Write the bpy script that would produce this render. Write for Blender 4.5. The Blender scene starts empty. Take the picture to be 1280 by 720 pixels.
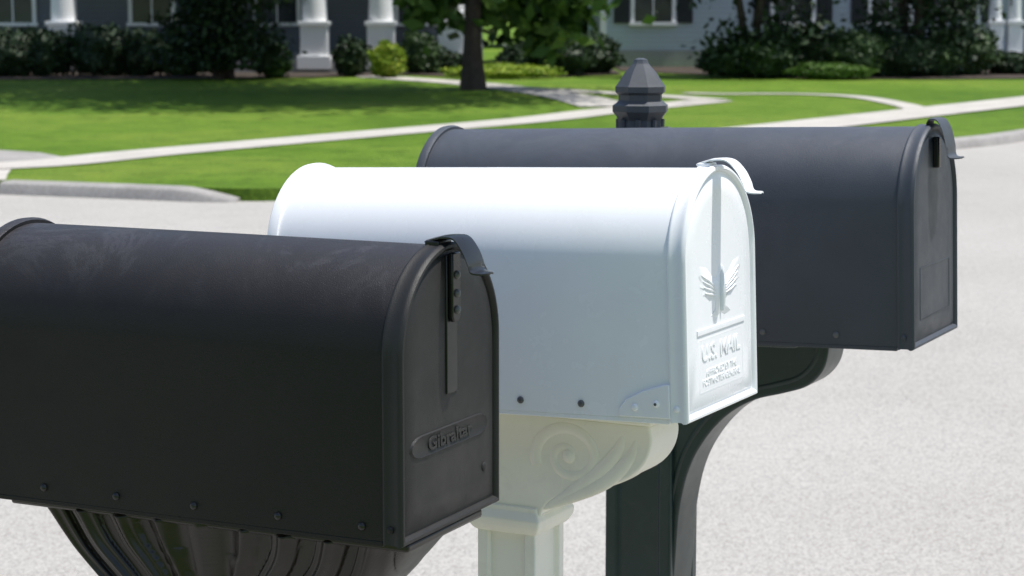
import bpy, bmesh, math, random
import numpy as np
from mathutils import Vector, Matrix
random.seed(7); np.random.seed(7)
scene = bpy.context.scene
R = math.radians

# ------------------------------------------------------------------ materials
def new_mat(name):
    m = bpy.data.materials.new(name); m.use_nodes = True
    nt = m.node_tree
    return m, nt, nt.nodes["Principled BSDF"]

def ramp(nt, fac, stops):
    r = nt.nodes.new("ShaderNodeValToRGB")
    el = r.color_ramp.elements
    while len(el) < len(stops): el.new(0.5)
    for e, (p, c) in zip(el, stops):
        e.position = p; e.color = (c[0], c[1], c[2], 1)
    nt.links.new(fac, r.inputs[0])
    return r

def noise(nt, scale, detail=4, rough=.5, dist=0, vec=None, coord="Object"):
    n = nt.nodes.new("ShaderNodeTexNoise")
    n.inputs["Scale"].default_value = scale
    n.inputs["Detail"].default_value = detail
    n.inputs["Roughness"].default_value = rough
    n.inputs["Distortion"].default_value = dist
    if vec is None:
        tc = nt.nodes.new("ShaderNodeTexCoord"); vec = tc.outputs[coord]
    nt.links.new(vec, n.inputs["Vector"])
    return n

def mixc(nt, fac, a, b, mode='MIX'):
    m = nt.nodes.new("ShaderNodeMix"); m.data_type = 'RGBA'; m.blend_type = mode
    if isinstance(fac, (int, float)): m.inputs[0].default_value = fac
    else: nt.links.new(fac, m.inputs[0])
    for s, v in ((6, a), (7, b)):
        if isinstance(v, (tuple, list)): m.inputs[s].default_value = (v[0], v[1], v[2], 1)
        else: nt.links.new(v, m.inputs[s])
    return m.outputs[2]

def mathn(nt, op, a, b=None, clamp=False):
    m = nt.nodes.new("ShaderNodeMath"); m.operation = op; m.use_clamp = clamp
    for i, v in enumerate((a, b)):
        if v is None: continue
        if isinstance(v, (int, float)): m.inputs[i].default_value = v
        else: nt.links.new(v, m.inputs[i])
    return m.outputs[0]

def bump(nt, bsdf, h, strength, dist):
    b = nt.nodes.new("ShaderNodeBump")
    b.inputs["Strength"].default_value = strength
    b.inputs["Distance"].default_value = dist
    nt.links.new(h, b.inputs["Height"]); nt.links.new(b.outputs[0], bsdf.inputs["Normal"])

def paint(name, col, rough=.4, var=.15, grain=0.0, dust_sheen=0.0, dust_sheen_col=(.35, .34, .33), spec=.5, grime=0.0, swirl=.35, z0=.15):
    m, nt, b = new_mat(name)
    n = noise(nt, 9, 5, .6, .6)
    dark = tuple(c*(1-var) for c in col); lite = tuple(min(1, c*(1+var)) for c in col)
    r = ramp(nt, n.outputs[0], [(.3, dark), (.7, lite)])
    out = r.outputs[0]
    if dust_sheen > 0:  # dust on up-facing areas, with a bluish sky sheen painted into its colour
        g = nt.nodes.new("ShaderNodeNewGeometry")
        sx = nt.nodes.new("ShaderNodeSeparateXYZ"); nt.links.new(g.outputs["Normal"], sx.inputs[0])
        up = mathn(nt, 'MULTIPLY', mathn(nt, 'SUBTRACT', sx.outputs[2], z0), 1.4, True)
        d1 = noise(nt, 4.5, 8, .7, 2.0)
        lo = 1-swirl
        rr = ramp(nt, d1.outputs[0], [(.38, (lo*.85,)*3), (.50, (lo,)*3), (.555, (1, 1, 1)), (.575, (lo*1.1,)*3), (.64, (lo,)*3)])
        f = mathn(nt, 'MULTIPLY', mathn(nt, 'MULTIPLY', rr.outputs[0], up), dust_sheen)
        out = mixc(nt, f, out, dust_sheen_col)
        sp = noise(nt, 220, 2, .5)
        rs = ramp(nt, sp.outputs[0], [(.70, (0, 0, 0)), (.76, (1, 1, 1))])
        out = mixc(nt, mathn(nt, 'MULTIPLY', mathn(nt, 'MULTIPLY', rs.outputs[0], up), dust_sheen*.7), out, dust_sheen_col)
    if grime > 0:
        d2 = noise(nt, 18, 7, .75, .8)
        rg = ramp(nt, d2.outputs[0], [(.52, (0, 0, 0)), (.72, (1, 1, 1))])
        out = mixc(nt, mathn(nt, 'MULTIPLY', rg.outputs[0], grime), out, (.30, .29, .25))
    nt.links.new(out, b.inputs["Base Color"])
    rn = noise(nt, 25, 4, .6)
    rr2 = ramp(nt, rn.outputs[0], [(.3, (rough*.85,)*3), (.7, (min(1, rough*1.2),)*3)])
    nt.links.new(rr2.outputs[0], b.inputs["Roughness"])
    b.inputs["Specular IOR Level"].default_value = spec
    if grain > 0:
        gn = noise(nt, 900, 2, .6); bump(nt, b, gn.outputs[0], grain, .0006)
    return m

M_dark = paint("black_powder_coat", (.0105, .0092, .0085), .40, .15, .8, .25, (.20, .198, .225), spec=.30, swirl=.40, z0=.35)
M_darkdoor = paint("black_door_coat", (.018, .0175, .017), .5, .15, .6, .0, spec=.4)
M_white = paint("white_enamel", (.88, .89, .905), .25, .01, .05, grime=.04)
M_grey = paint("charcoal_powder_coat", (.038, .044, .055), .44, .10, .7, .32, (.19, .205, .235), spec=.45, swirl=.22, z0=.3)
M_blackmetal = paint("black_hardware", (.012, .012, .012), .3, .2)
M_steel = paint("screw_steel", (.10, .10, .10), .35, .2)
M_castblack = paint("cast_black_paint", (.015, .0115, .0085), .30, .3, .2)
M_cream = paint("cream_cast_paint", (.88, .84, .74), .42, .03, .1, grime=.12)
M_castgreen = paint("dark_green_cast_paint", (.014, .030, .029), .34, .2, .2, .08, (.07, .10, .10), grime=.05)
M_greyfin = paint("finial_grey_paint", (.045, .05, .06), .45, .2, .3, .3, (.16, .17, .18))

def asphalt():
    m, nt, b = new_mat("weathered_asphalt")
    big = noise(nt, .35, 4, .55)
    r1 = ramp(nt, big.outputs[0], [(.3, (.375, .359, .333)), (.7, (.420, .404, .378))])
    fine = noise(nt, 150, 3, .75)
    r2 = ramp(nt, fine.outputs[0], [(.34, (.66, .66, .66)), (.5, (1, 1, 1)), (.68, (1.2, 1.2, 1.19))])
    vor = nt.nodes.new("ShaderNodeTexVoronoi"); vor.inputs["Scale"].default_value = 120
    tc = nt.nodes.new("ShaderNodeTexCoord"); nt.links.new(tc.outputs["Object"], vor.inputs["Vector"])
    bw = nt.nodes.new("ShaderNodeRGBToBW"); nt.links.new(vor.outputs["Color"], bw.inputs[0])
    r3 = ramp(nt, bw.outputs[0], [(.15, (.74, .735, .725)), (.45, (1, 1, 1)), (.9, (1.16, 1.155, 1.14))])
    c = mixc(nt, 1, r1.outputs[0], r2.outputs[0], 'MULTIPLY')
    c = mixc(nt, 1, c, r3.outputs[0], 'MULTIPLY')
    st = noise(nt, 1.1, 6, .65, 1.0)
    r4 = ramp(nt, st.outputs[0], [(.3, (.95, .945, .94)), (.55, (1, 1, 1)), (.75, (1.02, 1.02, 1.015))])
    c = mixc(nt, 1, c, r4.outputs[0], 'MULTIPLY')
    nt.links.new(c, b.inputs["Base Color"])
    b.inputs["Roughness"].default_value = .9
    bump(nt, b, fine.outputs[0], .3, .004)
    return m
M_asphalt = asphalt()

def concrete(name, a, bb, joints=0):
    m, nt, b = new_mat(name)
    n = noise(nt, 1.6, 6, .65, .4)
    r = ramp(nt, n.outputs[0], [(.3, a), (.7, bb)])
    f = noise(nt, 40, 3, .7)
    r2 = ramp(nt, f.outputs[0], [(.35, (.82,)*3), (.6, (1.05,)*3)])
    nt.links.new(mixc(nt, 1, r.outputs[0], r2.outputs[0], 'MULTIPLY'), b.inputs["Base Color"])
    b.inputs["Roughness"].default_value = .88
    bump(nt, b, f.outputs[0], .4, .006)
    return m
M_conc = concrete("pale_concrete", (.43, .405, .365), (.55, .52, .475))
M_kerb = concrete("kerb_concrete", (.25, .24, .225), (.39, .37, .35))
M_bounce_pave = concrete("bounce_paving", (.30, .285, .265), (.36, .345, .32))

def lawn():
    m, nt, b = new_mat("mown_grass")
    big = noise(nt, .20, 6, .65, .6)
    r1 = ramp(nt, big.outputs[0], [(.3, (.078, .162, .013)), (.5, (.120, .215, .022)), (.72, (.190, .265, .040))])
    mid = noise(nt, 2.2, 6, .75, .3)
    r2 = ramp(nt, mid.outputs[0], [(.3, (.55, .62, .55)), (.5, (1, 1, 1)), (.72, (1.32, 1.2, 1.15))])
    fine = noise(nt, 22, 5, .8)
    r3 = ramp(nt, fine.outputs[0], [(.32, (.45, .5, .45)), (.5, (1, 1, 1)), (.7, (1.5, 1.4, 1.3))])
    c = mixc(nt, 1, r1.outputs[0], r2.outputs[0], 'MULTIPLY')
    c = mixc(nt, 1, c, r3.outputs[0], 'MULTIPLY')
    nt.links.new(c, b.inputs["Base Color"])
    b.inputs["Roughness"].default_value = .8
    b.inputs["Specular IOR Level"].default_value = .15
    bump(nt, b, fine.outputs[0], .8, .04)
    return m
M_lawn = lawn()
M_mulch = concrete("dark_mulch", (.03, .02, .014), (.07, .05, .035))

def leafmat(name, cols, transl=.25):
    m, nt, b = new_mat(name)
    g = nt.nodes.new("ShaderNodeNewGeometry")
    n = noise(nt, 1.1, 3, .6)
    f = mathn(nt, 'ADD', mathn(nt, 'MULTIPLY', g.outputs["Random Per Island"], .55), mathn(nt, 'MULTIPLY', n.outputs[0], .5))
    r = ramp(nt, f, [(.25, cols[0]), (.5, cols[1]), (.8, cols[2])])
    nt.links.new(r.outputs[0], b.inputs["Base Color"])
    b.inputs["Roughness"].default_value = .55
    b.inputs["Specular IOR Level"].default_value = .3
    if transl > 0:
        t = nt.nodes.new("ShaderNodeBsdfTranslucent"); nt.links.new(r.outputs[0], t.inputs[0])
        mx = nt.nodes.new("ShaderNodeMixShader"); mx.inputs[0].default_value = transl
        nt.links.new(b.outputs[0], mx.inputs[1]); nt.links.new(t.outputs[0], mx.inputs[2])
        nt.links.new(mx.outputs[0], nt.nodes["Material Output"].inputs[0])
    return m
M_leaf_mid = leafmat("maple_leaves", [(.03, .07, .012), (.06, .13, .02), (.13, .22, .035)], .3)
M_leaf_dark = leafmat("dark_evergreen_leaves", [(.009, .020, .009), (.018, .038, .014), (.038, .070, .024)], 0)
M_leaf_hedge = leafmat("hedge_leaves", [(.013, .030, .010), (.027, .056, .016), (.06, .108, .028)], 0)
M_leaf_yel = leafmat("yellow_green_leaves", [(.10, .17, .02), (.22, .32, .03), (.38, .45, .06)], .3)
M_bark = paint("tree_bark", (.05, .036, .028), .9, .35, 0)

def siding(name, col, pitch=.13):
    m, nt, b = new_mat(name)
    tc = nt.nodes.new("ShaderNodeTexCoord"); sx = nt.nodes.new("ShaderNodeSeparateXYZ")
    nt.links.new(tc.outputs["Object"], sx.inputs[0])
    fr = mathn(nt, 'FRACT', mathn(nt, 'DIVIDE', sx.outputs[2], pitch))
    r = ramp(nt, fr, [(0, tuple(c*.45 for c in col)), (.10, tuple(c*.95 for c in col)), (1, col)])
    n = noise(nt, .8, 4); r2 = ramp(nt, n.outputs[0], [(.3, (.9,)*3), (.7, (1.05,)*3)])
    nt.links.new(mixc(nt, 1, r.outputs[0], r2.outputs[0], 'MULTIPLY'), b.inputs["Base Color"])
    b.inputs["Roughness"].default_value = .6
    bump(nt, b, fr, .5, .02)
    return m
M_sid_dark = siding("grey_blue_siding", (.15, .17, .20))
M_sid_lite = siding("pale_blue_siding", (.48, .56, .64))
M_trim = paint("white_trim_paint", (.88, .88, .88), .5, .02)
M_shutter = paint("black_shutter_paint", (.02, .025, .03), .5, .2)
M_roof = concrete("roof_shingles", (.06, .06, .065), (.12, .12, .12))
M_brick = concrete("foundation_block", (.26, .26, .27), (.36, .36, .36))
def glass():
    m, nt, b = new_mat("window_glass")
    n = noise(nt, .7, 2)
    r = ramp(nt, n.outputs[0], [(.35, (.02, .025, .03)), (.65, (.07, .08, .09))])
    nt.links.new(r.outputs[0], b.inputs["Base Color"]); b.inputs["Roughness"].default_value = .08
    return m
M_glass = glass()

# ------------------------------------------------------------------ helpers
def link(o, parent=None):
    scene.collection.objects.link(o)
    if parent is not None: o.parent = parent
    return o

def mesh_obj(name, verts, faces, mat, parent=None, smooth=None, fixn=True):
    me = bpy.data.meshes.new(name)
    me.from_pydata([tuple(v) for v in verts], [], faces)
    if fixn:
        bm = bmesh.new(); bm.from_mesh(me)
        bmesh.ops.recalc_face_normals(bm, faces=bm.faces); bm.to_mesh(me); bm.free()
    me.materials.append(mat)
    if smooth is not None:
        for p in me.polygons: p.use_smooth = True
        me.set_sharp_from_angle(angle=R(smooth))
    me.update()
    return link(bpy.data.objects.new(name, me), parent)

def empty(name, loc, rot=(0, 0, 0), label=None, cat=None, group=None):
    e = bpy.data.objects.new(name, None); e.location = loc; e.rotation_euler = rot
    e.empty_display_size = .1
    scene.collection.objects.link(e)
    if label: e["label"] = label
    if cat: e["category"] = cat
    if group: e["group"] = group
    return e

class MB:
    def __init__(s): s.v = []; s.f = []
    def add(s, vs, fs):
        o = len(s.v); s.v += [tuple(v) for v in vs]; s.f += [[i+o for i in f] for f in fs]
    def box(s, x0, x1, y0, y1, z0, z1):
        s.add([(x0,y0,z0),(x1,y0,z0),(x1,y1,z0),(x0,y1,z0),(x0,y0,z1),(x1,y0,z1),(x1,y1,z1),(x0,y1,z1)],
              [(0,3,2,1),(4,5,6,7),(0,1,5,4),(1,2,6,5),(2,3,7,6),(3,0,4,7)])
    def rings(s, rings, cap=True, close=True):
        n = len(rings[0]); vs = [p for r in rings for p in r]; fs = []
        for i in range(len(rings)-1):
            for j in range(n if close else n-1):
                k = (j+1) % n
                fs.append((i*n+j, i*n+k, (i+1)*n+k, (i+1)*n+j))
        if cap:
            fs.append(tuple(range(n))[::-1]); fs.append(tuple((len(rings)-1)*n+j for j in range(n)))
        s.add(vs, fs)
    def lathe(s, prof, c=(0, 0), n=24, ph=0):
        s.rings([[(c[0]+r*math.cos(ph+2*math.pi*j/n), c[1]+r*math.sin(ph+2*math.pi*j/n), z) for j in range(n)] for r, z in prof])
    def tube(s, pts, rad, n=8, flat=1.0):
        pts = [Vector(p) for p in pts]; rs = []
        up = Vector((0, 0, 1)); prev = None
        for i, p in enumerate(pts):
            t = (pts[min(i+1, len(pts)-1)] - pts[max(i-1, 0)]).normalized()
            a = prev if prev is not None else (up if abs(t.z) < .9 else Vector((1, 0, 0)))
            u = (a - t*a.dot(t)).normalized(); prev = u
            w = t.cross(u); r = rad[i] if isinstance(rad, (list, tuple)) else rad
            rs.append([p + u*(r*math.cos(2*math.pi*j/n)) + w*(r*flat*math.sin(2*math.pi*j/n)) for j in range(n)])
        s.rings(rs)
    def dome(s, c, r, axis, h=None, n=12):
        h = h or r*.6; ax = Vector(axis).normalized()
        a = Vector((0, 0, 1)) if abs(ax.z) < .9 else Vector((1, 0, 0))
        u = a.cross(ax).normalized(); w = ax.cross(u); c = Vector(c); rs = []
        for f, g in ((1, -.2), (1, .25), (.85, .65), (.5, .92), (.12, 1)):
            rs.append([c + ax*(h*g) + u*(r*f*math.cos(2*math.pi*j/n)) + w*(r*f*math.sin(2*math.pi*j/n)) for j in range(n)])
        s.rings(rs)
    def plate(s, outline, fn, t0, t1):
        s.rings([[fn(a, b, t0) for a, b in outline], [fn(a, b, t1) for a, b in outline]])
    def obj(s, name, mat, parent=None, smooth=35, bevel=0, seg=2):
        o = mesh_obj(name, s.v, s.f, mat, parent, smooth)
        if bevel:
            b = o.modifiers.new("bevel", 'BEVEL'); b.width = bevel; b.segments = seg
            b.limit_method = 'ANGLE'; b.angle_limit = R(35)
        return o

def catmull(pts, n=6):
    P = [Vector(p) for p in pts]; out = []
    for i in range(len(P)-1):
        a = P[max(i-1, 0)]; b = P[i]; c = P[i+1]; d = P[min(i+2, len(P)-1)]
        for k in range(n):
            t = k/n
            out.append(.5*((2*b) + (c-a)*t + (2*a-5*b+4*c-d)*t*t + (-a+3*b-3*c+d)*t**3))
    out.append(P[-1]); return out

def text_obj(body, size, ext, name, mat, parent, loc, rot, sx=1.0, off=.012):
    cu = bpy.data.curves.new(name, 'FONT'); cu.body = body; cu.size = size; cu.extrude = ext
    cu.align_x = 'CENTER'; cu.align_y = 'CENTER'; cu.bevel_depth = ext*.4; cu.resolution_u = 3; cu.offset = size*off
    tmp = bpy.data.objects.new(name+"_tmp", cu); scene.collection.objects.link(tmp)
    dg = bpy.context.evaluated_depsgraph_get(); dg.update()
    me = bpy.data.meshes.new_from_object(tmp.evaluated_get(dg))
    bpy.data.objects.remove(tmp)
    me.materials.clear(); me.materials.append(mat); me.name = name
    xs = [v.co.x for v in me.vertices]; ys = [v.co.y for v in me.vertices]
    cx = (min(xs)+max(xs))/2; cy = (min(ys)+max(ys))/2
    for v in me.vertices: v.co.x = (v.co.x-cx)*sx; v.co.y -= cy
    o = bpy.data.objects.new(name, me); o.location = loc; o.rotation_euler = rot
    return link(o, parent)

# ------------------------------------------------------------------ mailboxes
def arch(W, H, x, i, n=34):
    w = W/2 - i; top = H - i; zb = i; rz = (W/2) * .98 - i
    zs = top - rz
    pts = [(x, -w, zb), (x, -w, zb + (zs-zb)*.35), (x, -w, zb + (zs-zb)*.7)]
    for k in range(n+1):
        a = math.pi - math.pi*k/n
        pts.append((x, w*math.cos(a), zs + rz*math.sin(a)))
    pts += [(x, w, zb + (zs-zb)*.7), (x, w, zb + (zs-zb)*.35), (x, w, zb)]
    return pts

def mailbox(loc, theta, pitch, L, W, H, mat, mdoor, label, style):
    e = empty("mailbox", loc, (0, R(-pitch), R(-theta)), label, "mailbox", "mailboxes on decorative posts")
    b = MB()
    b.rings([arch(W, H, x, i) for x, i in ((-.010, .0015), (-.016, .0006), (-L*.5, .0002), (-L+.014, .0006))])
    b.obj("body", mat, e, 40)
    b = MB()
    b.rings([arch(W, H, -L+x, i) for x, i in ((.014, .001), (.014, -.003), (.008, -.0052), (.002, -.0045), (-.001, -.001), (0, .004), (.002, .008), (-.002, .018))])
    b.obj("rear_panel", mat, e, 40)
    b = MB()
    b.rings([arch(W, H, x, i) for x, i in ((-.0185, .0004), (-.0185, -.0012), (-.0172, -.0024), (-.0155, -.0026), (-.0140, -.0018), (-.005, -.0018), (-.002, -.0032), (.001, -.0030), (.0036, -.0012), (.0040, .0014), (.0022, .0036), (-.001, .0046), (-.001, .0075), (.0006, .0095), (.0012, .03))])
    d = b.obj("door", mdoor, e, 40)
    xd = .0012
    lw = style["lw"]; Lt = style["tongue"]; dr = style["drop"]; bk = style["back"]
    pts = catmull([(-bk, 0, H+.0030), (-bk*.5, 0, H+.0062), (.0, 0, H+.0085), (Lt*.40, 0, H+.0075), (Lt*.70, 0, H-dr*.15), (Lt*.88, 0, H-dr*.65), (Lt*.98, 0, H-dr), (Lt+.013, 0, H-dr-.0015)], 5)
    rs = []; nP = len(pts)
    for i, p in enumerate(pts):
        t = i/(nP-1)
        hw = lw*.5*(.55 + .50*math.sin(math.pi*min(1, t*.82)))
        if t > .86: hw *= math.sqrt(max(.12, 1-((t-.86)/.14)**2))
        sec = []
        for s_, z_ in ((-1, -.0006), (-1, .0010), (-.5, .0019), (0, .0022), (.5, .0019), (1, .0010), (1, -.0006), (0, .0003)):
            sec.append((p.x, s_*hw, p.z+z_))
        rs.append(sec)
    b = MB(); b.rings(rs); b.obj("latch", style["lmat"], d, 50)
    b = MB(); b.box(-bk+.002, -.004, -lw*.40, lw*.40, H-.001, H+.0055)
    b.obj("latch_mount", style["lmat"], e, 35, .0018, 3)
    if style["strap"]:
        z0, sw, z1 = style["strap"]
        b = MB()
        b.box(xd-.002, xd+.0018, -sw/2, sw/2, z0, H-.008)
        b.obj("door_strap", style["smat"], d, 35, .0009)
        b = MB()
        cw = sw*.40
        b.plate([(-cw, z1+.006), (-cw*.6, z1), (cw*.6, z1), (cw, z1+.006), (cw, H-.006), (-cw, H-.006)], lambda a, c, t: (t, a, c), xd+.0019, xd+.0070)
        b.obj("latch_catch", style["lmat"], d, 35, .0015)
        for z in (H-.028, H-.046, z1+.012):
            b = MB(); b.dome((xd+.0070, 0, z), .0042, (1, 0, 0), .0035); b.obj("rivet", M_steel, d)
    for s in style["screws"]:
        for sg in (-1, 1):
            b = MB(); b.dome((-s, sg*(W/2-.0003), .013), .0042, (0, sg, 0), .003)
            b.obj("screw", style["scmat"], e)
    for sg in (-1, 1):
        b = MB(); b.dome((-.010, sg*(W/2+.0016), .013), .0038, (0, sg, 0), .0028); b.obj("hinge_pin", mat, e)
    b = MB()
    b.box(-L+.02, -.02, -W/2+.001, W/2-.001, -.005, .0005)
    b.obj("hem", mat, e, 35, .001)
    return e, d, xd

RT = (R(90), 0, R(90))
def rect_frame(d, x, y0, y1, z0, z1, w, mat, name="embossed_panel", h=.0009):
    b = MB()
    out = [(y0, z0), (y1, z0), (y1, z1), (y0, z1)]; inn = [(y0+w, z0+w), (y1-w, z0+w), (y1-w, z1-w), (y0+w, z1-w)]
    mid = [((a[0]+c[0])/2, (a[1]+c[1])/2) for a, c in zip(out, inn)]
    rs = [[(x-.0005, *p) for p in out], [(x+h, *p) for p in mid], [(x-.0005, *p) for p in inn]]
    b.rings(rs, cap=False)
    return b.obj(name, mat, d, 80)

W, H = .203, .272
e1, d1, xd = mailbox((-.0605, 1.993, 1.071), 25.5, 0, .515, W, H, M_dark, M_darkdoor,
    "matte black arched metal mailbox with dusty sheen-tinted top on ornate black post",
    dict(lw=.034, tongue=.032, drop=.024, back=.022, lmat=M_blackmetal, smat=M_blackmetal, strap=(.128, .022, H-.074),
         screws=[.042, .135, .232, .325, .415], scmat=M_blackmetal))
def stadium(hw, hh, n=7, tip=1.5):
    pts = []
    for k in range(n+1):
        a = -math.pi/2 + math.pi*k/n; pts.append((hw + hh*tip*max(0, math.cos(a)), hh*math.sin(a)))
    for k in range(n+1):
        a = math.pi/2 + math.pi*k/n; pts.append((-hw + hh*tip*min(0, math.cos(a)), hh*math.sin(a)))
    return pts
b = MB()
o_, m_, i_ = stadium(.060, .0115, tip=2.0), stadium(.0595, .0102, tip=2.0), stadium(.059, .0090, tip=2.0)
b.rings([[(xd-.0005, a-.003, .086+c) for a, c in o_], [(xd+.0015, a-.003, .086+c) for a, c in m_], [(xd+.0006, a-.003, .086+c) for a, c in i_]])
b.obj("badge", M_darkdoor, d1, 50)
text_obj("Gibraltar", .0180, .0007, "lettering", M_darkdoor, d1, (xd+.0008, -.003, .086), RT, 1.42)
b = MB(); b.dome((xd, .072, .040), .005, (1, 0, 0), .002); b.obj("rivet", M_darkdoor, d1)

# white box
e2, d2, xd = mailbox((.2386, 2.3296, 1.1206), 28, 2, .545, W, H, M_white, M_white,
    "white enamel arched metal mailbox with embossed door on cream post",
    dict(lw=.026, tongue=.041, drop=.027, back=.022, lmat=M_white, smat=M_white, strap=None,
         screws=[.128, .205, .34, .44], scmat=M_steel))
b = MB()
b.plate([(-.080, .002), (-.018, .002), (-.018, .040), (-.024, .040), (-.050, .032), (-.070, .022), (-.079, .012)], lambda a, c, t: (a, t, c), -W/2-.0035, -W/2+.0005)
b.obj("corner_bracket", M_white, e2, 30, .0012)
for p in ((-.034, .018), (-.060, .013)):
    b = MB(); b.dome((p[0], -W/2-.0035, p[1]), .0042, (0, -1, 0), .003); b.obj("rivet", M_white, e2)
b = MB(); b.dome((-.034, -W/2-.0062, .018), .0018, (0, -1, 0), .001); b.obj("rivet_core", M_steel, e2)
b = MB()
rs = []
for t, k in ((xd-.0005, 1), (xd+.0012, .96), (xd+.0013, .5)):
    rs.append([(t, sy*.070*(.9+.1*k), .0925+sz*.0030*k) for sy, sz in ((-1, -1), (1, -1), (1, 1), (-1, 1))])
b.rings(rs); b.obj("raised_ledge", M_white, d2, 60)
rect_frame(d2, xd, -.066, .066, .022, .086, .0045, M_white, h=.0004)
text_obj("U.S. MAIL", .025, .00055, "lettering", M_white, d2, (xd+.0002, 0, .068), RT, 1.12)
text_obj("APPROVED BY THE\nPOSTMASTER GENERAL", .0105, .0003, "lettering", M_white, d2, (xd+.0002, 0, .040), RT)
eagle = [(0, .026), (.005, .027), (.010, .023), (.006, .020), (.009, .013), (.022, .018), (.034, .027), (.050, .030), (.047, .023), (.053, .020), (.046, .014), (.050, .009), (.040, .006), (.043, 0), (.030, -.001), (.020, -.006), (.012, -.010),
         (.014, -.018), (.024, -.024), (.010, -.026), (0, -.022), (-.010, -.026), (-.024, -.024), (-.014, -.018), (-.012, -.010), (-.020, -.006), (-.030, -.001), (-.043, 0), (-.040, .006), (-.050, .009), (-.046, .014), (-.053, .020), (-.047, .023), (-.050, .030), (-.034, .027), (-.022, .018), (-.009, .013), (-.005, .020), (-.004, .025)]
b = MB(); b.rings([[(xd-.0005, a*1.22, .133+c*1.15) for a, c in eagle], [(xd+.0005, a*1.14, .133+c*1.06) for a, c in eagle]])
b.obj("eagle_emblem", M_white, d2, 60)
for sg in (-1, 1):
    for k in range(4):
        b = MB(); b.tube([(xd+.0003, sg*.015, .129+.003*k), (xd+.0009, sg*(.031+.002*k), .132+.0055*k), (xd+.0003, sg*(.046+.003*k), .135+.007*k)], [.0012, .0018, .0008], 6)
        b.obj("feather_relief", M_white, d2, 60)
b = MB(); b.tube([(xd+.0002, 0, .110), (xd+.001, 0, .131), (xd+.001, .001, .149), (xd+.0005, .004, .160)], [.004, .006, .004, .002], 10, .4); b.obj("eagle_relief", M_white, d2, 60)

# charcoal box
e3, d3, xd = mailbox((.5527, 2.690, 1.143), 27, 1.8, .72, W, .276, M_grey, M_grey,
    "long charcoal grey arched metal mailbox on dark green post",
    dict(lw=.044, tongue=.026, drop=.040, back=.006, lmat=M_greyfin, smat=M_grey, strap=None,
         screws=[.10, .20, .30], scmat=M_steel))
rect_frame(d3, xd, -.070, .070, .030, .100, .004, M_grey)
b = MB(); b.box(xd-.001, xd+.008, -.006, .006, .222, .262); b.obj("latch_catch", M_blackmetal, d3, 35, .002)

# ------------------------------------------------------------------ posts
def panelled(h, d, z):
    side = [(-h*.96, -h), (-.66*h, -h), (-.58*h, -h+d), (.58*h, -h+d), (.66*h, -h), (h*.96, -h)]
    pts = []
    for k in range(4):
        c, s = round(math.cos(k*math.pi/2)), round(math.sin(k*math.pi/2))
        pts += [(x*c - y*s, x*s + y*c, z) for x, y in side]
    return pts

def shaft(parent, h, z1, mat, cx=0, cy=0, d=.005, base=True):
    b = MB()
    def sh(r): return [(p[0]+cx, p[1]+cy, p[2]) for p in r]
    b.rings([sh(panelled(h, d, z)) for z in (.20, z1)])
    b.obj("shaft", mat, parent, 30, .0015)
    b = MB()
    b.rings([sh(panelled(hh, 0, z)) for hh, z in ((h*1.7, -.02), (h*1.7, .05), (h*1.6, .06), (h*1.6, .14), (h*1.3, .17), (h*1.12, .20), (h*.9, .2005))])
    b.obj("base", mat, parent, 30, .003)

def place(base_empty, s, o=0):
    th = -base_empty.rotation_euler[2]
    x = base_empty.location.x - s*math.cos(th) + o*math.sin(th)
    y = base_empty.location.y + s*math.sin(th) + o*math.cos(th)
    return (x, y, 0), (0, 0, -th)

GP = "decorative mailbox posts"
# --- black ornate post
loc, rot = place(e1, .240)
p1 = empty("mailbox_post", loc, rot, "glossy black cast mailbox post with leafy scrolled capital", "post", GP)
shaft(p1, .045, .80, M_castblack)
zt = 1.0655
NZ, NA = 230, 760
tt = np.linspace(0, 1, NZ+1)
HX = np.interp(tt, [0, .2, .4, .55, .68, .8, .88, .94, .98, 1], [.048, .060, .090, .125, .158, .188, .206, .219, .229, .231])
HY = .046 + .032*tt**1.6
ang = 2*np.pi*np.arange(NA)/NA
cx, sy = np.cos(ang), np.sin(ang)
X = np.sign(cx)*np.abs(cx)**.5 * HX[:, None]; Y = np.sign(sy)*np.abs(sy)**.5 * HY[:, None]
Z = (.80 + (zt-.80)*tt)[:, None]*np.ones((1, NA)); T = tt[:, None]*np.ones((1, NA))
AX = np.abs(X)
hgt = np.zeros_like(X)
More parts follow.
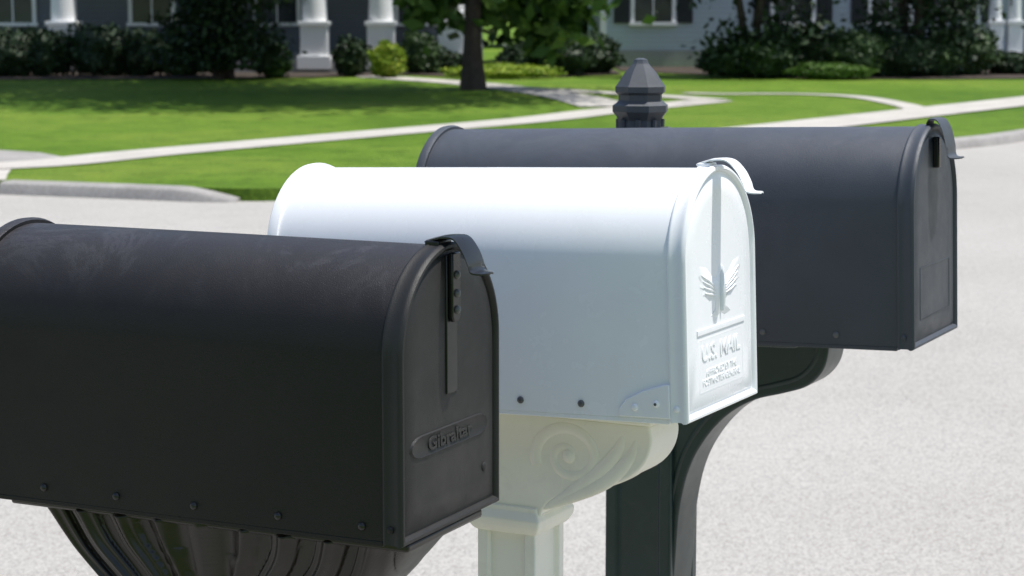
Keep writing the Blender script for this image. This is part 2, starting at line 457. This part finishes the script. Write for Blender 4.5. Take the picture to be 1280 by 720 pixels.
# long sweeping acanthus ribs: (spine points, half width, height), outer ones laid over inner ones
leaves = [([(.0, .82), (.0, .92), (.0, 1.0), (0, 1.062)], .016, .010),
          ([(.012, .82), (.020, .92), (.030, .99), (.046, 1.035), (.052, 1.062)], .012, .009),
          ([(.022, .83), (.036, .92), (.058, .985), (.088, 1.030), (.098, 1.060)], .014, .011),
          ([(.034, .84), (.060, .925), (.095, .980), (.132, 1.022), (.148, 1.058)], .014, .011),
          ([(.045, .85), (.085, .925), (.128, .970), (.168, 1.008), (.192, 1.055)], .014, .012),
          ([(.058, .87), (.110, .925), (.155, .958), (.194, .996), (.219, 1.050)], .011, .011)]
for sp, w0, h0 in leaves:
    S = catmull([(a, 0, c) for a, c in sp], 14); S = np.array([(p.x, p.z) for p in S]); n = len(S)
    dmin = np.full(X.shape, 9.0); par = np.zeros_like(X); side = np.zeros_like(X)
    for k in range(n):
        dd = np.hypot(AX-S[k, 0], Z-S[k, 1]); msk = dd < dmin
        tn = S[min(k+1, n-1)]-S[max(k-1, 0)]; tn = tn/np.linalg.norm(tn)
        sd = (AX-S[k, 0])*tn[1]-(Z-S[k, 1])*tn[0]
        dmin = np.where(msk, dd, dmin); par = np.where(msk, k/(n-1), par); side = np.where(msk, sd, side)
    wid = w0*(.45+.75*par)
    q = np.clip(1-(dmin/wid)**2, 0, 1)
    s_ = side/wid
    ridge = .0018*np.cos(np.pi*2.0*s_)*np.clip(q*2, 0, 1)      # two fine flutes running along each rib
    h = h0*q**.55*(.55+.6*par**2) + ridge
    hgt = np.where(q > 0, np.maximum(hgt, h), hgt)
fade = np.clip(T/.12, 0, 1)*np.clip((1-T)/.03, 0, 1)
dsp = fade*(hgt-.004)
Yd = Y + np.sign(Y)*dsp*np.clip(np.abs(Y)/HY[:, None]*1.4, 0, 1)
V = np.stack([X, Yd, Z], axis=2)
b = MB(); b.rings([[tuple(p) for p in row] for row in V]); b.obj("capital", M_castblack, p1, 85)
b = MB(); b.box(-.236, .236, -.080, .080, 1.0562, 1.0655); b.obj("mounting_plate", M_castblack, p1, 35, .003)

# --- cream post
def extruded(b, outline, y0, y1, zt):
    b.rings([[(x, y0, zt+z) for x, z in outline], [(x, y1, zt+z) for x, z in outline]])
loc, rot = place(e2, .258)
p2 = empty("mailbox_post", loc, rot, "cream white cast mailbox post with scrolled brackets", "post", GP)
zt = 1.098
shaft(p2, .039, .965, M_cream, d=.006)
half = [(.186, -.004), (.189, -.022), (.184, -.042), (.171, -.060), (.150, -.074), (.125, -.083), (.098, -.090), (.072, -.099), (.054, -.112), (.046, -.128)]
half = [(v.x, v.y) for v in catmull([(x, z, 0) for x, z in half], 4)]
outl = half + [(-x, z) for x, z in half[::-1]]
b = MB(); extruded(b, outl, -.040, .040, zt+.004)
b.obj("capital", M_cream, p2, 40, .010, 5)
b = MB()
b.rings([panelled(h, 0, z) for h, z in ((.040, .951), (.044, .955), (.048, .962), (.049, .970), (.046, .975), (.043, .979), (.043, .985))])
b.obj("necking", M_cream, p2, 30, .002)
b = MB(); b.box(-.192, .192, -.048, .048, zt, zt+.0085); b.obj("mounting_plate", M_cream, p2, 35, .003)
for sy_ in (-1, 1):
    for sx in (-1, 1):
        b = MB()
        pts = []
        for i in range(60):
            u = i/59; a = R(200) - u*2*math.pi*1.45; r = .034*(1-u)**.8 + .005
            pts.append((sx*(.084 + r*math.cos(a)*1.15), sy_*.0375, zt-.046 + r*math.sin(a)))
        b.tube(pts, [.0085*(1-.30*i/59) for i in range(60)], 12, .6)
        b.dome((sx*.084, sy_*.038, zt-.046), .009, (0, sy_, 0), .006)
        b.obj("scroll_ornament", M_cream, p2, 70)
        for k, off in enumerate((0, .018)):
            pts = catmull([(sx*.050, sy_*.0375, zt-.112), (sx*(.085), sy_*.0385, zt-.095+off*.3), (sx*(.132-off*.3), sy_*.039, zt-.070+off*.7), (sx*(.162-off*.8), sy_*.0385, zt-.040+off*.5), (sx*(.172-off), sy_*.0375, zt-.008)], 6)
            n = len(pts)
            b = MB(); b.tube(pts, [.002+.0075*math.sin(math.pi*(i+.5)/n) for i in range(n)], 12, .5)
            b.obj("leaf_ornament", M_cream, p2, 70)

# --- dark green post
S3, O3 = .450, .120
loc, rot = place(e3, S3, O3)
p3 = empty("mailbox_post", loc, rot, "dark green-grey cast mailbox post with curved bracket and finial", "post", GP)
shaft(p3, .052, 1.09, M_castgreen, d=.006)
b = MB()
b.rings([panelled(h, 0, z) for h, z in ((.049, 1.09), (.055, 1.095), (.055, 1.11), (.046, 1.125), (.044, 1.13))])
b.obj("shaft_cap", M_castgreen, p3, 30, .002)
b = MB()
fx, fy = -.033, .022
b.lathe([(.034, 1.128), (.034, 1.355), (.038, 1.362), (.043, 1.368), (.043, 1.376), (.036, 1.381), (.034, 1.386), (.0335, 1.408), (.036, 1.414), (.0420, 1.421), (.0420, 1.430), (.037, 1.433), (.033, 1.437), (.033, 1.445), (.038, 1.449),
         (.038, 1.457), (.034, 1.462), (.024, 1.477), (.013, 1.489), (.012, 1.4905), (.010, 1.496), (.004, 1.498)], (fx, fy), 8, R(22.5-27))
for k in range(8):
    a = k*math.pi/4 - R(27)
    b.tube([(fx+.031*math.cos(a), fy+.031*math.sin(a), 1.386), (fx+.0315*math.cos(a), fy+.0315*math.sin(a), 1.410)], .0045, 8)
b.tube([(fx+.02, fy, 1.392), (fx+.045, fy, 1.394), (fx+.056, fy, 1.390)], [.006, .006, .005], 8)
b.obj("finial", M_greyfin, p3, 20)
ztb = 1.146; tilt = math.tan(R(1.8))
f2 = catmull([(.046, -.46, 0), (.054, -.36, 0), (.060, -.28, 0), (.074, -.218, 0), (.098, -.172, 0), (.132, -.134, 0), (.172, -.110, 0), (.215, -.098, 0), (.250, -.086, 0), (.272, -.064, 0), (.280, -.036, 0), (.280, -.002, 0)], 6)
o2 = [(-.28, 0), (-.275, -.03), (-.22, -.060), (-.12, -.11), (-.06, -.2), (-.03, -.33), (-.02, -.46)]
outl = [(v.x, v.y) for v in f2] + o2
b = MB()
b.rings([[(x, y, ztb-.006 + z + tilt*(x-S3)) for x, z in outl] for y in (-.042, .034)])
b.obj("bracket", M_castgreen, p3, 40, .006, 4)
b = MB(); b.tube([(p.x-.012, -.041, ztb-.006+p.y+.012+tilt*(p.x-S3)) for p in f2[12:-4]], .004, 8, .7); b.obj("bracket_bead", M_castgreen, p3, 60)
b = MB()
b.rings([[(x, y, ztb-.0125+tilt*(x-S3)+dz) for x, y in ((-.27, -.205), (.29, -.205), (.29, .04), (-.27, .04))] for dz in (0, .0065)])
b.obj("mounting_plate", M_castgreen, p3, 35, .002)
pts = []
for i in range(50):
    u = i/49; a = R(90)+u*2*math.pi*1.6; r = .022*(1-u)+.003
    pts.append((-.005+r*math.cos(a), -.0460, .965 + r*1.6*math.sin(a)))
b = MB(); b.tube(pts, .0035, 8, .7); b.obj("scroll_ornament", M_castgreen, p3, 60)

# ------------------------------------------------------------------ ground, road, kerbs, paths
def sheet(name, pts, z, mat, skirt=0):
    bm = bmesh.new()
    vs = [bm.verts.new((x, y, z)) for x, y in pts]
    f = bm.faces.new(vs)
    bm.normal_update()
    if f.normal.z < 0: f.normal_flip()
    if skirt:
        lo = [bm.verts.new((x, y, z-skirt)) for x, y in pts]; n = len(vs)
        for i in range(n):
            j = (i+1) % n; bm.faces.new((vs[i], vs[j], lo[j], lo[i]))
    bmesh.ops.triangulate(bm, faces=[f])
    me = bpy.data.meshes.new(name); bm.to_mesh(me); bm.free(); me.materials.append(mat)
    o = link(bpy.data.objects.new(name, me)); o["kind"] = "structure"; return o

def ribbon(name, pts, width, z, mat):
    P = catmull([(x, y, 0) for x, y in pts], 8); v = []; f = []
    for i, p in enumerate(P):
        t = (P[min(i+1, len(P)-1)] - P[max(i-1, 0)]).normalized(); nrm = Vector((-t.y, t.x, 0))
        w = width
        v += [p + nrm*w/2 + Vector((0, 0, z)), p - nrm*w/2 + Vector((0, 0, z))]
        if i: f.append((2*i-2, 2*i-1, 2*i+1, 2*i))
    o = mesh_obj(name, v, f, mat); o["kind"] = "structure"
    for pl in o.data.polygons:
        if pl.normal.z < 0: pl.flip()
    return o

sheet("ground", [(-1500, -1500), (1500, -1500), (1500, 1500), (-1500, 1500)], -.135, M_lawn)
kerbL = [(-200, 20.1), (-60, 19.7), (-30, 19.4), (-12, 19.25), (-9, 19.2)]
kerbR_c = [(-4.6, 19.05), (-3.9, 18.78), (-3.2, 18.50), (-2.50, 18.22), (-2.0, 18.25), (-1.4, 18.7), (-.2, 19.9), (2.2, 22.3), (5.3, 25.2), (6.8, 27.3), (9.3, 31.2), (14, 38), (22, 50), (40, 75), (80, 130)]
kr = [(p.x, p.y) for p in catmull([(x, y, 0) for x, y in kerbR_c], 5)]
line = kerbL + kr
sheet("lawn", line + [(200, 500), (-200, 500)], 0, M_lawn, .13)
RZ = -.112
sheet("road", [(-200, 3.45), (12, 3.45), (24, 18), (50, 45), (110, 110), (85, 132)] + [(x, y+.3) for x, y in kr[::-1]] + [(x, y+.3) for x, y in kerbL[::-1]], RZ, M_asphalt)
sheet("bounce_pavement", [(-60, .6), (60, .6), (60, 3.3), (-60, 3.3)], 0, M_bounce_pave, .13)  # unseen ground below the posts, added as paving for neutral bounce light
sheet("verge", [(-200, -60), (200, -60), (200, .6), (-200, .6)], -.004, M_lawn, .13)

def kerb(pts, taper=False):
    P = [Vector((x, y, 0)) for x, y in pts]; rs = []
    for i, p in enumerate(P):
        t = (P[min(i+1, len(P)-1)] - P[max(i-1, 0)]).normalized(); n = Vector((t.y, -t.x, 0))
        d = 0; wd = 1
        if taper:
            rem = (P[-1]-p).length
            if rem < .5: d = -.085*(1-rem/.5)**1.5; wd = .55+.45*math.sqrt(max(0, 1-(1-rem/.5)**2))
        rs.append([p + n*a*wd + Vector((0, 0, z+(d if z > -.1 else 0))) for a, z in ((-.03, -.14), (-.03, .006), (.14, .003), (.17, -.012), (.185, -.035), (.205, -.14))])
    b = MB(); b.rings(rs); o = b.obj("kerb", M_kerb, None, 30); o["kind"] = "structure"
seg1 = [p for p in kr if p[0] <= -2.30]
seg2 = [p for p in kr if p[0] >= -1.0]
kerb(seg1, True); kerb(seg2); kerb(kerbL); kerb([(60, 3.3), (-60, 3.3)])

sheet("driveway_apron", [(-4.66, 19.10), (-4.80, 19.75), (-4.97, 20.7), (-12, 21.3), (-12, 19.35), (-9, 19.3)], .004, M_conc)
sheet("driveway", [(-4.63, 21.35), (-4.74, 22.0), (-5.15, 22.7), (-5.8, 23.2), (-12, 25.6), (-20, 31), (-22, 28), (-12, 21.7), (-5.15, 21.05)], .006, M_kerb)
ribbon("sidewalk", [(-30, 21.6), (-12, 21.1), (-6.5, 20.6), (-4.97, 20.85), (-3.87, 22.75), (-1.9, 25.9), (.28, 29.4), (1.49, 32), (3.4, 35.5)], .85, .012, M_conc)
ribbon("path", [(-4.4, 50.5), (-2.9, 47.4), (-.83, 43.4), (.87, 37.8), (1.55, 33.3)], .95, .016, M_conc)
ribbon("path", [(3.2, 38.6), (3.9, 38.2), (5.2, 38.2), (6.1, 37.0), (6.35, 34.2), (6.3, 32.2)], .42, .016, M_conc)
ribbon("path", [(3.5, 35.6), (2.2, 38), (-.2, 41.5)], .6, .020, M_conc)
ribbon("sidewalk", [(.3, 22.0), (1.5, 24.2), (3.3, 26.9), (5.8, 30.8), (8.7, 35.3), (12, 40.5), (20, 53)], 1.2, .020, M_conc)
sheet("mulch_bed", [(-16, 46.2), (-13, 45.4), (-9, 46), (-6, 46.6), (-4, 47.5), (-2.4, 49), (-1, 47.2), (1.2, 47.6), (2.6, 49.5), (2.6, 53), (-16, 53)], .024, M_mulch)
sheet("mulch_bed", [(2.7, 52), (4.6, 49), (6, 46.6), (9, 46.0), (12, 46.5), (14, 49), (14, 55.5), (2.7, 55.5)], .024, M_mulch)

# ------------------------------------------------------------------ plants
def leaf_quads(C, size, up=.3):
    N = len(C)
    a = np.random.normal(size=(N, 3)); a /= np.linalg.norm(a, axis=1)[:, None]
    c = np.random.normal(size=(N, 3)); c[:, 2] += up
    c = np.cross(a, c); c /= np.linalg.norm(c, axis=1)[:, None]
    s = size*np.random.uniform(.6, 1.35, (N, 1))
    v = np.stack([C-a*s, C+c*s*.5, C+a*s, C-c*s*.5], axis=1).reshape(-1, 3)
    f = [(4*i, 4*i+1, 4*i+2, 4*i+3) for i in range(N)]
    return v, f

def ico(sub):
    bm = bmesh.new(); bmesh.ops.create_icosphere(bm, subdivisions=sub, radius=1)
    bm.verts.ensure_lookup_table()
    v = np.array([q.co[:] for q in bm.verts]); f = [[x.index for x in q.verts] for q in bm.faces]; bm.free()
    return v, f

def lumpy(d, ph):
    return 1 + .10*np.sin(d[:, 0]*5+ph) * np.cos(d[:, 1]*4+ph*2) + .09*np.sin(d[:, 2]*7+ph*3+d[:, 0]*3) + .06*np.sin(d[:, 0]*13+ph)*np.sin(d[:, 2]*11)

def shrub(x, y, rx, ry, h, mat, name="shrub", label="rounded dark green shrub by a house wall", n=1300, size=.065, group=None, cat="shrub"):
    ph = random.uniform(0, 6)
    mb = MB()
    v, f = ico(3); sc = lumpy(v, ph)[:, None]
    vv = v*sc*np.array([rx*.86, ry*.86, h*.48]); vv[:, 2] = np.maximum(vv[:, 2] + h*.46, 0.0)
    mb.add(vv.tolist(), f)
    d = np.random.normal(size=(n, 3)); d /= np.linalg.norm(d, axis=1)[:, None]
    rr = lumpy(d, ph)*np.random.uniform(.84, 1.08, n)
    c = d*rr[:, None]*np.array([rx, ry, h*.52]); c[:, 2] += h*.48
    c = c[c[:, 2] > .03]
    lv, lf = leaf_quads(c, size); mb.add(lv.tolist(), lf)
    o = mesh_obj(name, mb.v, mb.f, mat, None, None, False)
    o.location = (x, y, .02); o["label"] = label; o["category"] = cat
    if group: o["group"] = group
    return o

def tree(x, y, trunk_r, hgt, cr, cz, ch, mat, label, n=9000, clumps=60, size=.10, trunks=1, low=None, name="tree", cy=0, cxo=0):
    e = empty(name, (x, y, 0), (0, 0, 0), label, "tree")
    b = MB()
    for k in range(trunks):
        a0 = k*2*math.pi/max(1, trunks)+.6; sp = 0 if trunks == 1 else .28
        lean = Vector((math.cos(a0)*sp, math.sin(a0)*sp, 0))
        pts = [Vector((math.cos(a0)*sp*.3, math.sin(a0)*sp*.3, -.05))]
        m = 8
        for i in range(1, m+1):
            t = i/m
            pts.append(Vector((math.cos(a0)*sp*.3, math.sin(a0)*sp*.3, 0)) + lean*t*2.6 + Vector((random.uniform(-.05, .05), random.uniform(-.05, .05), hgt*.75*t)))
        rad = [trunk_r*(1.45 if i == 0 else 1.0)*(1-.75*i/m) for i in range(m+1)]
        b.tube(pts, rad, 10)
        for i in range(3, m+1):
            for q in range(2):
                a = random.uniform(0, 6.28); st = pts[i]; ln = cr*random.uniform(.5, .85)
                en = st + Vector((math.cos(a)*ln, math.sin(a)*ln, random.uniform(.1, .5)*ln))
                mid = (st+en)/2 + Vector((0, 0, .12*ln))
                b.tube([st, mid, en], [rad[i]*.55, rad[i]*.35, rad[i]*.12], 6)
    b.obj("trunk", M_bark, e, 60)
    C = []
    for k in range(clumps):
        d = np.random.normal(size=3); d /= np.linalg.norm(d)
        r = random.uniform(.35, 1.0)
        cc = d*r*np.array([cr, cr, ch/2]) + np.array([cxo, cy, cz])
        s = cr*random.uniform(.11, .22)
        C.append(cc + np.random.normal(size=(n//clumps, 3))*s*np.array([1, 1, .6]))
    for q in (low or []):
        C.append(np.array(q[:3]) + np.random.normal(size=(q[4], 3))*q[3])
    C = np.concatenate(C); C = C[C[:, 2] > .25]
    v, f = leaf_quads(C, size)
    mesh_obj("crown", v.tolist(), f, mat, e, None, False)
    return e

tree(-.75, 40.4, .19, 9, 6.0, 7.4, 7.2, M_leaf_mid, "leafy green shade tree with slim dark trunk on lawn", 17000, 110, .19, cy=-3.0, cxo=-1.2,
     low=[(.9, .2, 1.9, .38, 240), (1.5, 0, 1.5, .34, 220), (.5, .4, 2.0, .35, 170), (-.6, .3, 1.95, .35, 180), (1.9, .2, 1.9, .35, 190), (-.9, .2, 1.6, .25, 100), (1.3, .4, 1.05, .25, 100), (.2, .5, 1.65, .2, 60)])
tree(-6.4, 46.8, .14, 8, 5.2, 7.0, 6.4, M_leaf_mid, "broad leafy shade tree in front of grey house", 11000, 90, .19, cy=-4.0)
tree(-6.5, 46.3, .10, 6, 1.4, 2.7, 5.4, M_leaf_dark, "dense dark evergreen tree beside white porch column", 7000, 55, .085, name="evergreen_tree",
     low=[(-.7, -.2, .8, .36, 900), (.5, -.3, .8, .38, 900), (0, -.3, .5, .38, 700), (1.0, 0, .7, .28, 450), (0, -.3, 1.3, .4, 800)])
tree(5.4, 47.5, .10, 6.5, 2.2, 3.6, 4.6, M_leaf_dark, "multi-trunk dark leafy tree before pale blue house", 8000, 60, .10, trunks=4, name="crepe_myrtle_tree",
     low=[(-.4, -.3, .6, .32, 500), (.5, -.3, .7, .4, 700), (1.2, 0, .8, .4, 700)])
tree(9.3, 48.5, .12, 6.5, 2.3, 3.6, 4.8, M_leaf_dark, "multi-trunk dark leafy tree beside a porch", 8000, 60, .10, trunks=3, name="crepe_myrtle_tree",
     low=[(-.8, -.3, .9, .4, 700), (.6, -.3, 1.1, .4, 600)])
G = "shrubs along the house fronts"
L1 = "rounded dark green shrub by a house wall"
for (px, t, rx, h) in ((-14, 48, .75, 1.2), (20, 48, .75, 1.0), (62, 48, .60, 1.1), (128, 48.2, .85, 1.2), (182, 48.2, .62, 1.1), (235, 48.2, .7, 1.0),
                       (345, 47.2, .40, .7), (440, 48.2, .42, .9), (525, 50, .50, 1.0), (560, 50.5, .45, .5), (648, 48.6, .5, .7), (700, 48.8, .85, 1.0), (742, 50, .65, .9),
                       (905, 47.4, .6, .7), (955, 47.2, .85, .95), (1010, 47.6, .75, 1.0), (1065, 47.2, .8, 1.05), (1120, 47.6, .85, .95), (1165, 48, .65, .85), (1205, 49, .75, 1.15), (1262, 49.5, .6, .5)):
    shrub((px-640)*t/2600, t, rx, rx, h, M_leaf_hedge if (px % 2) else M_leaf_dark, label=L1, group=G, n=int(1300*rx/.7))
shrub((485-640)*47.2/2600, 47.2, .38, .38, .75, M_leaf_yel, label="bright yellow-green shrub beside a white column", n=1300, size=.06)
shrub((628-640)*46.5/2600, 46.5, 1.3, .4, .30, M_leaf_yel, name="flower_bed_plant", label="low yellow-green ground cover plant in bed", n=1300, size=.05, cat="plant")
shrub((1035-640)*46/2600, 46, .9, .4, .36, M_leaf_mid, name="flower_bed_plant", label="low green border plant in mulch bed", n=1100, size=.05, cat="plant")
mb = MB()
for k in range(50):
    x = -55 + 2.4*k + random.uniform(-1, 1); y = random.uniform(82, 98); h = random.uniform(9, 15)
    v, f = ico(2); vv = v*lumpy(v, k)[:, None]*np.array([2.6, 2.6, h*.48]) + np.array([x, y, h*.45]); mb.add(vv.tolist(), f)
    d = np.random.normal(size=(260, 3)); d /= np.linalg.norm(d, axis=1)[:, None]
    c = d*np.random.uniform(.9, 1.15, (260, 1))*np.array([2.9, 2.9, h*.52]) + np.array([x, y, h*.47])
    lv, lf = leaf_quads(c[c[:, 2] > 0], .42); mb.add(lv.tolist(), lf)
o = mesh_obj("woods", mb.v, mb.f, M_leaf_hedge, None, None, False); o["kind"] = "stuff"; o["label"] = "dark green belt of woods behind the houses"; o["category"] = "woods"

# ------------------------------------------------------------------ houses
def window(h, x, y, z0, w, ht, shutters=True, name="window"):
    b = MB(); f = .10
    b.box(x-w/2-f, x-w/2, y-.06, y+.02, z0, z0+ht); b.box(x+w/2, x+w/2+f, y-.06, y+.02, z0, z0+ht)
    b.box(x-w/2-f, x+w/2+f, y-.06, y+.02, z0+ht+.001, z0+ht+.12)
    b.box(x-w/2, x+w/2, y-.045, y+.0, z0+ht*.5-.025, z0+ht*.5+.025)
    b.box(x-.018, x+.018, y-.04, y, z0+.002, z0+ht*.5-.027); b.box(x-.018, x+.018, y-.04, y, z0+ht*.5+.027, z0+ht-.002)
    o = b.obj(name, M_trim, h, 30)
    b = MB(); b.box(x-w/2-.14, x+w/2+.14, y-.11, y+.02, z0-.09, z0-.001); b.obj("sill", M_trim, o, 30)
    b = MB(); b.box(x-w/2, x+w/2, y-.02, y+.01, z0, z0+ht); b.obj("window_pane", M_glass, o, 30)
    if shutters:
        for sg in (-1, 1):
            b = MB(); c = x+sg*(w/2+f+.24)
            b.box(c-.21, c+.21, y-.05, y+.01, z0-.03, z0+ht+.05)
            for k in range(14):
                zz = z0 + .08 + k*(ht-.1)/14; b.box(c-.16, c+.16, y-.065, y-.051, zz, zz+.05)
            b.obj("shutter", M_shutter, o, 30)

def house(x0, x1, y0, y1, wall_mat, label, wins, porch, door_x, shutters):
    h = empty("house", ((x0+x1)/2, (y0+y1)/2, 0), (0, 0, 0), label, "house")
    ox, oy = (x0+x1)/2, (y0+y1)/2
    X0, X1, Y0, Y1 = x0-ox, x1-ox, y0-oy, y1-oy
    b = MB(); b.box(X0, X1, Y0, Y1, .45, 6.0); b.obj("wall", wall_mat, h, 30)
    b = MB(); b.box(X0-.02, X1+.02, Y0-.02, Y1+.02, -.1, .449); b.obj("foundation", M_brick, h, 30)
    b = MB()
    b.add([(X0-.5, Y0-.3, 6.002), (X1+.5, Y0-.3, 6.002), (X1+.5, Y1+.5, 6.002), (X0-.5, Y1+.5, 6.002), (X0-.5, 0, 9.2), (X1+.5, 0, 9.2)],
          [(0, 1, 5, 4), (2, 3, 4, 5), (0, 4, 3), (1, 2, 5), (0, 3, 2, 1)])
    b.obj("roof", M_roof, h, 30)
    for a, c in ((X0-.04, X0+.12), (X1-.12, X1+.04)):
        b = MB(); b.box(a, c, Y0-.04, Y0-.001, .45, 6); b.obj("corner_trim", M_trim, h, 30)
    for x in wins:
        window(h, x-ox, Y0-.002, 1.2, 1.0, 1.5, shutters); window(h, x-ox, Y0-.002, 4.0, .95, 1.35, shutters)
    if door_x is not None:
        b = MB(); x = door_x-ox; b.box(x-.5, x+.5, Y0-.05, Y0-.003, .5, 2.6)
        for a in (-.22, .22):
            for z in (.65, 1.3, 1.95): b.box(x+a-.15, x+a+.15, Y0-.07, Y0-.051, z, z+.5)
        d = b.obj("door", M_shutter, h, 30)
        b = MB(); b.box(x-.62, x-.501, Y0-.08, Y0-.002, .5, 2.75); b.box(x+.501, x+.62, Y0-.08, Y0-.002, .5, 2.75); b.box(x-.5, x+.5, Y0-.08, Y0-.002, 2.601, 2.75)
        b.obj("door_frame", M_trim, d, 30)
    pa, pb, py, cols, wide = porch
    b = MB(); b.box(pa-ox, pb-ox, py-oy-.35, Y0-.03, -.05, .32); b.obj("porch_deck", M_brick, h, 30)
    b = MB(); b.box(pa-ox-.3, pb-ox+.3, py-oy-.2, Y0-.03, 3.1, 3.35); b.obj("porch_roof", M_trim, h, 30)
    for cx in cols:
        b = MB(); c = cx-ox; w = wide; q = py-oy
        b.box(c-w*.62, c+w*.62, q-w*.62, q+w*.62, .10, .42); b.box(c-w*.5, c+w*.5, q-w*.5, q+w*.5, .421, 1.15)
        b.box(c-w*.58, c+w*.58, q-w*.58, q+w*.58, 1.151, 1.25)
        b.rings([[(c+k*math.cos(a*math.pi/10), q+k*math.sin(a*math.pi/10), z) for a in range(20)] for k, z in ((w*.48, 1.251), (w*.40, 2.95), (w*.5, 2.951), (w*.5, 3.099))])
        b.obj("porch_column", M_trim, h, 30, .01)
    return h

house(-24, -.9, 53.6, 64, M_sid_dark, "dark grey-blue sided house with white columned porch", [-15.6, -12.75, -9.2, -6.0, -2.4], (-12.2, -1.0, 51, [-10.9, -4.8, -3.18, -1.47], .66), -7.6, False)
house(2.4, 18, 56, 66, M_sid_lite, "pale blue sided house with dark window shutters", [3.77, 7.5, 10.1, 11.9, 16.2], (12.2, 17.6, 54, [12.45, 12.95, 17.4], .36), 14.6, True)

# ------------------------------------------------------------------ sky, sun, camera
w = bpy.data.worlds.new("World"); scene.world = w; w.use_nodes = True
nt = w.node_tree; bg = nt.nodes["Background"]
sky = nt.nodes.new("ShaderNodeTexSky"); sky.sky_type = 'NISHITA'; sky.sun_disc = False
sv = Vector((.32, -.045, .947)).normalized()
sky.sun_elevation = math.asin(sv.z); sky.sun_rotation = math.atan2(sv.x, sv.y)
sky.air_density = 1.0; sky.dust_density = 1.5
nt.links.new(sky.outputs[0], bg.inputs[0]); bg.inputs[1].default_value = .15
ld = bpy.data.lights.new("sun", 'SUN'); ld.energy = 5.0; ld.angle = R(.5); ld.color = (1, .97, .92)
lo = bpy.data.objects.new("sun", ld); scene.collection.objects.link(lo); lo.location = (10, 5, 30)
lo.rotation_euler = (-sv).to_track_quat('-Z', 'Y').to_euler()

cd = bpy.data.cameras.new("camera"); cam = bpy.data.objects.new("camera", cd); scene.collection.objects.link(cam)
cam.location = (0, 0, 1.57); cam.rotation_euler = (R(90-7.67), 0, 0)
cd.sensor_width = 36; cd.lens = 73.1; cd.clip_end = 3000; cd.clip_start = .05
cd.dof.use_dof = True; cd.dof.focus_distance = 2.2; cd.dof.aperture_fstop = 16
scene.camera = cam
scene.view_settings.view_transform = 'Standard'; scene.view_settings.look = 'None'; scene.view_settings.exposure = 0
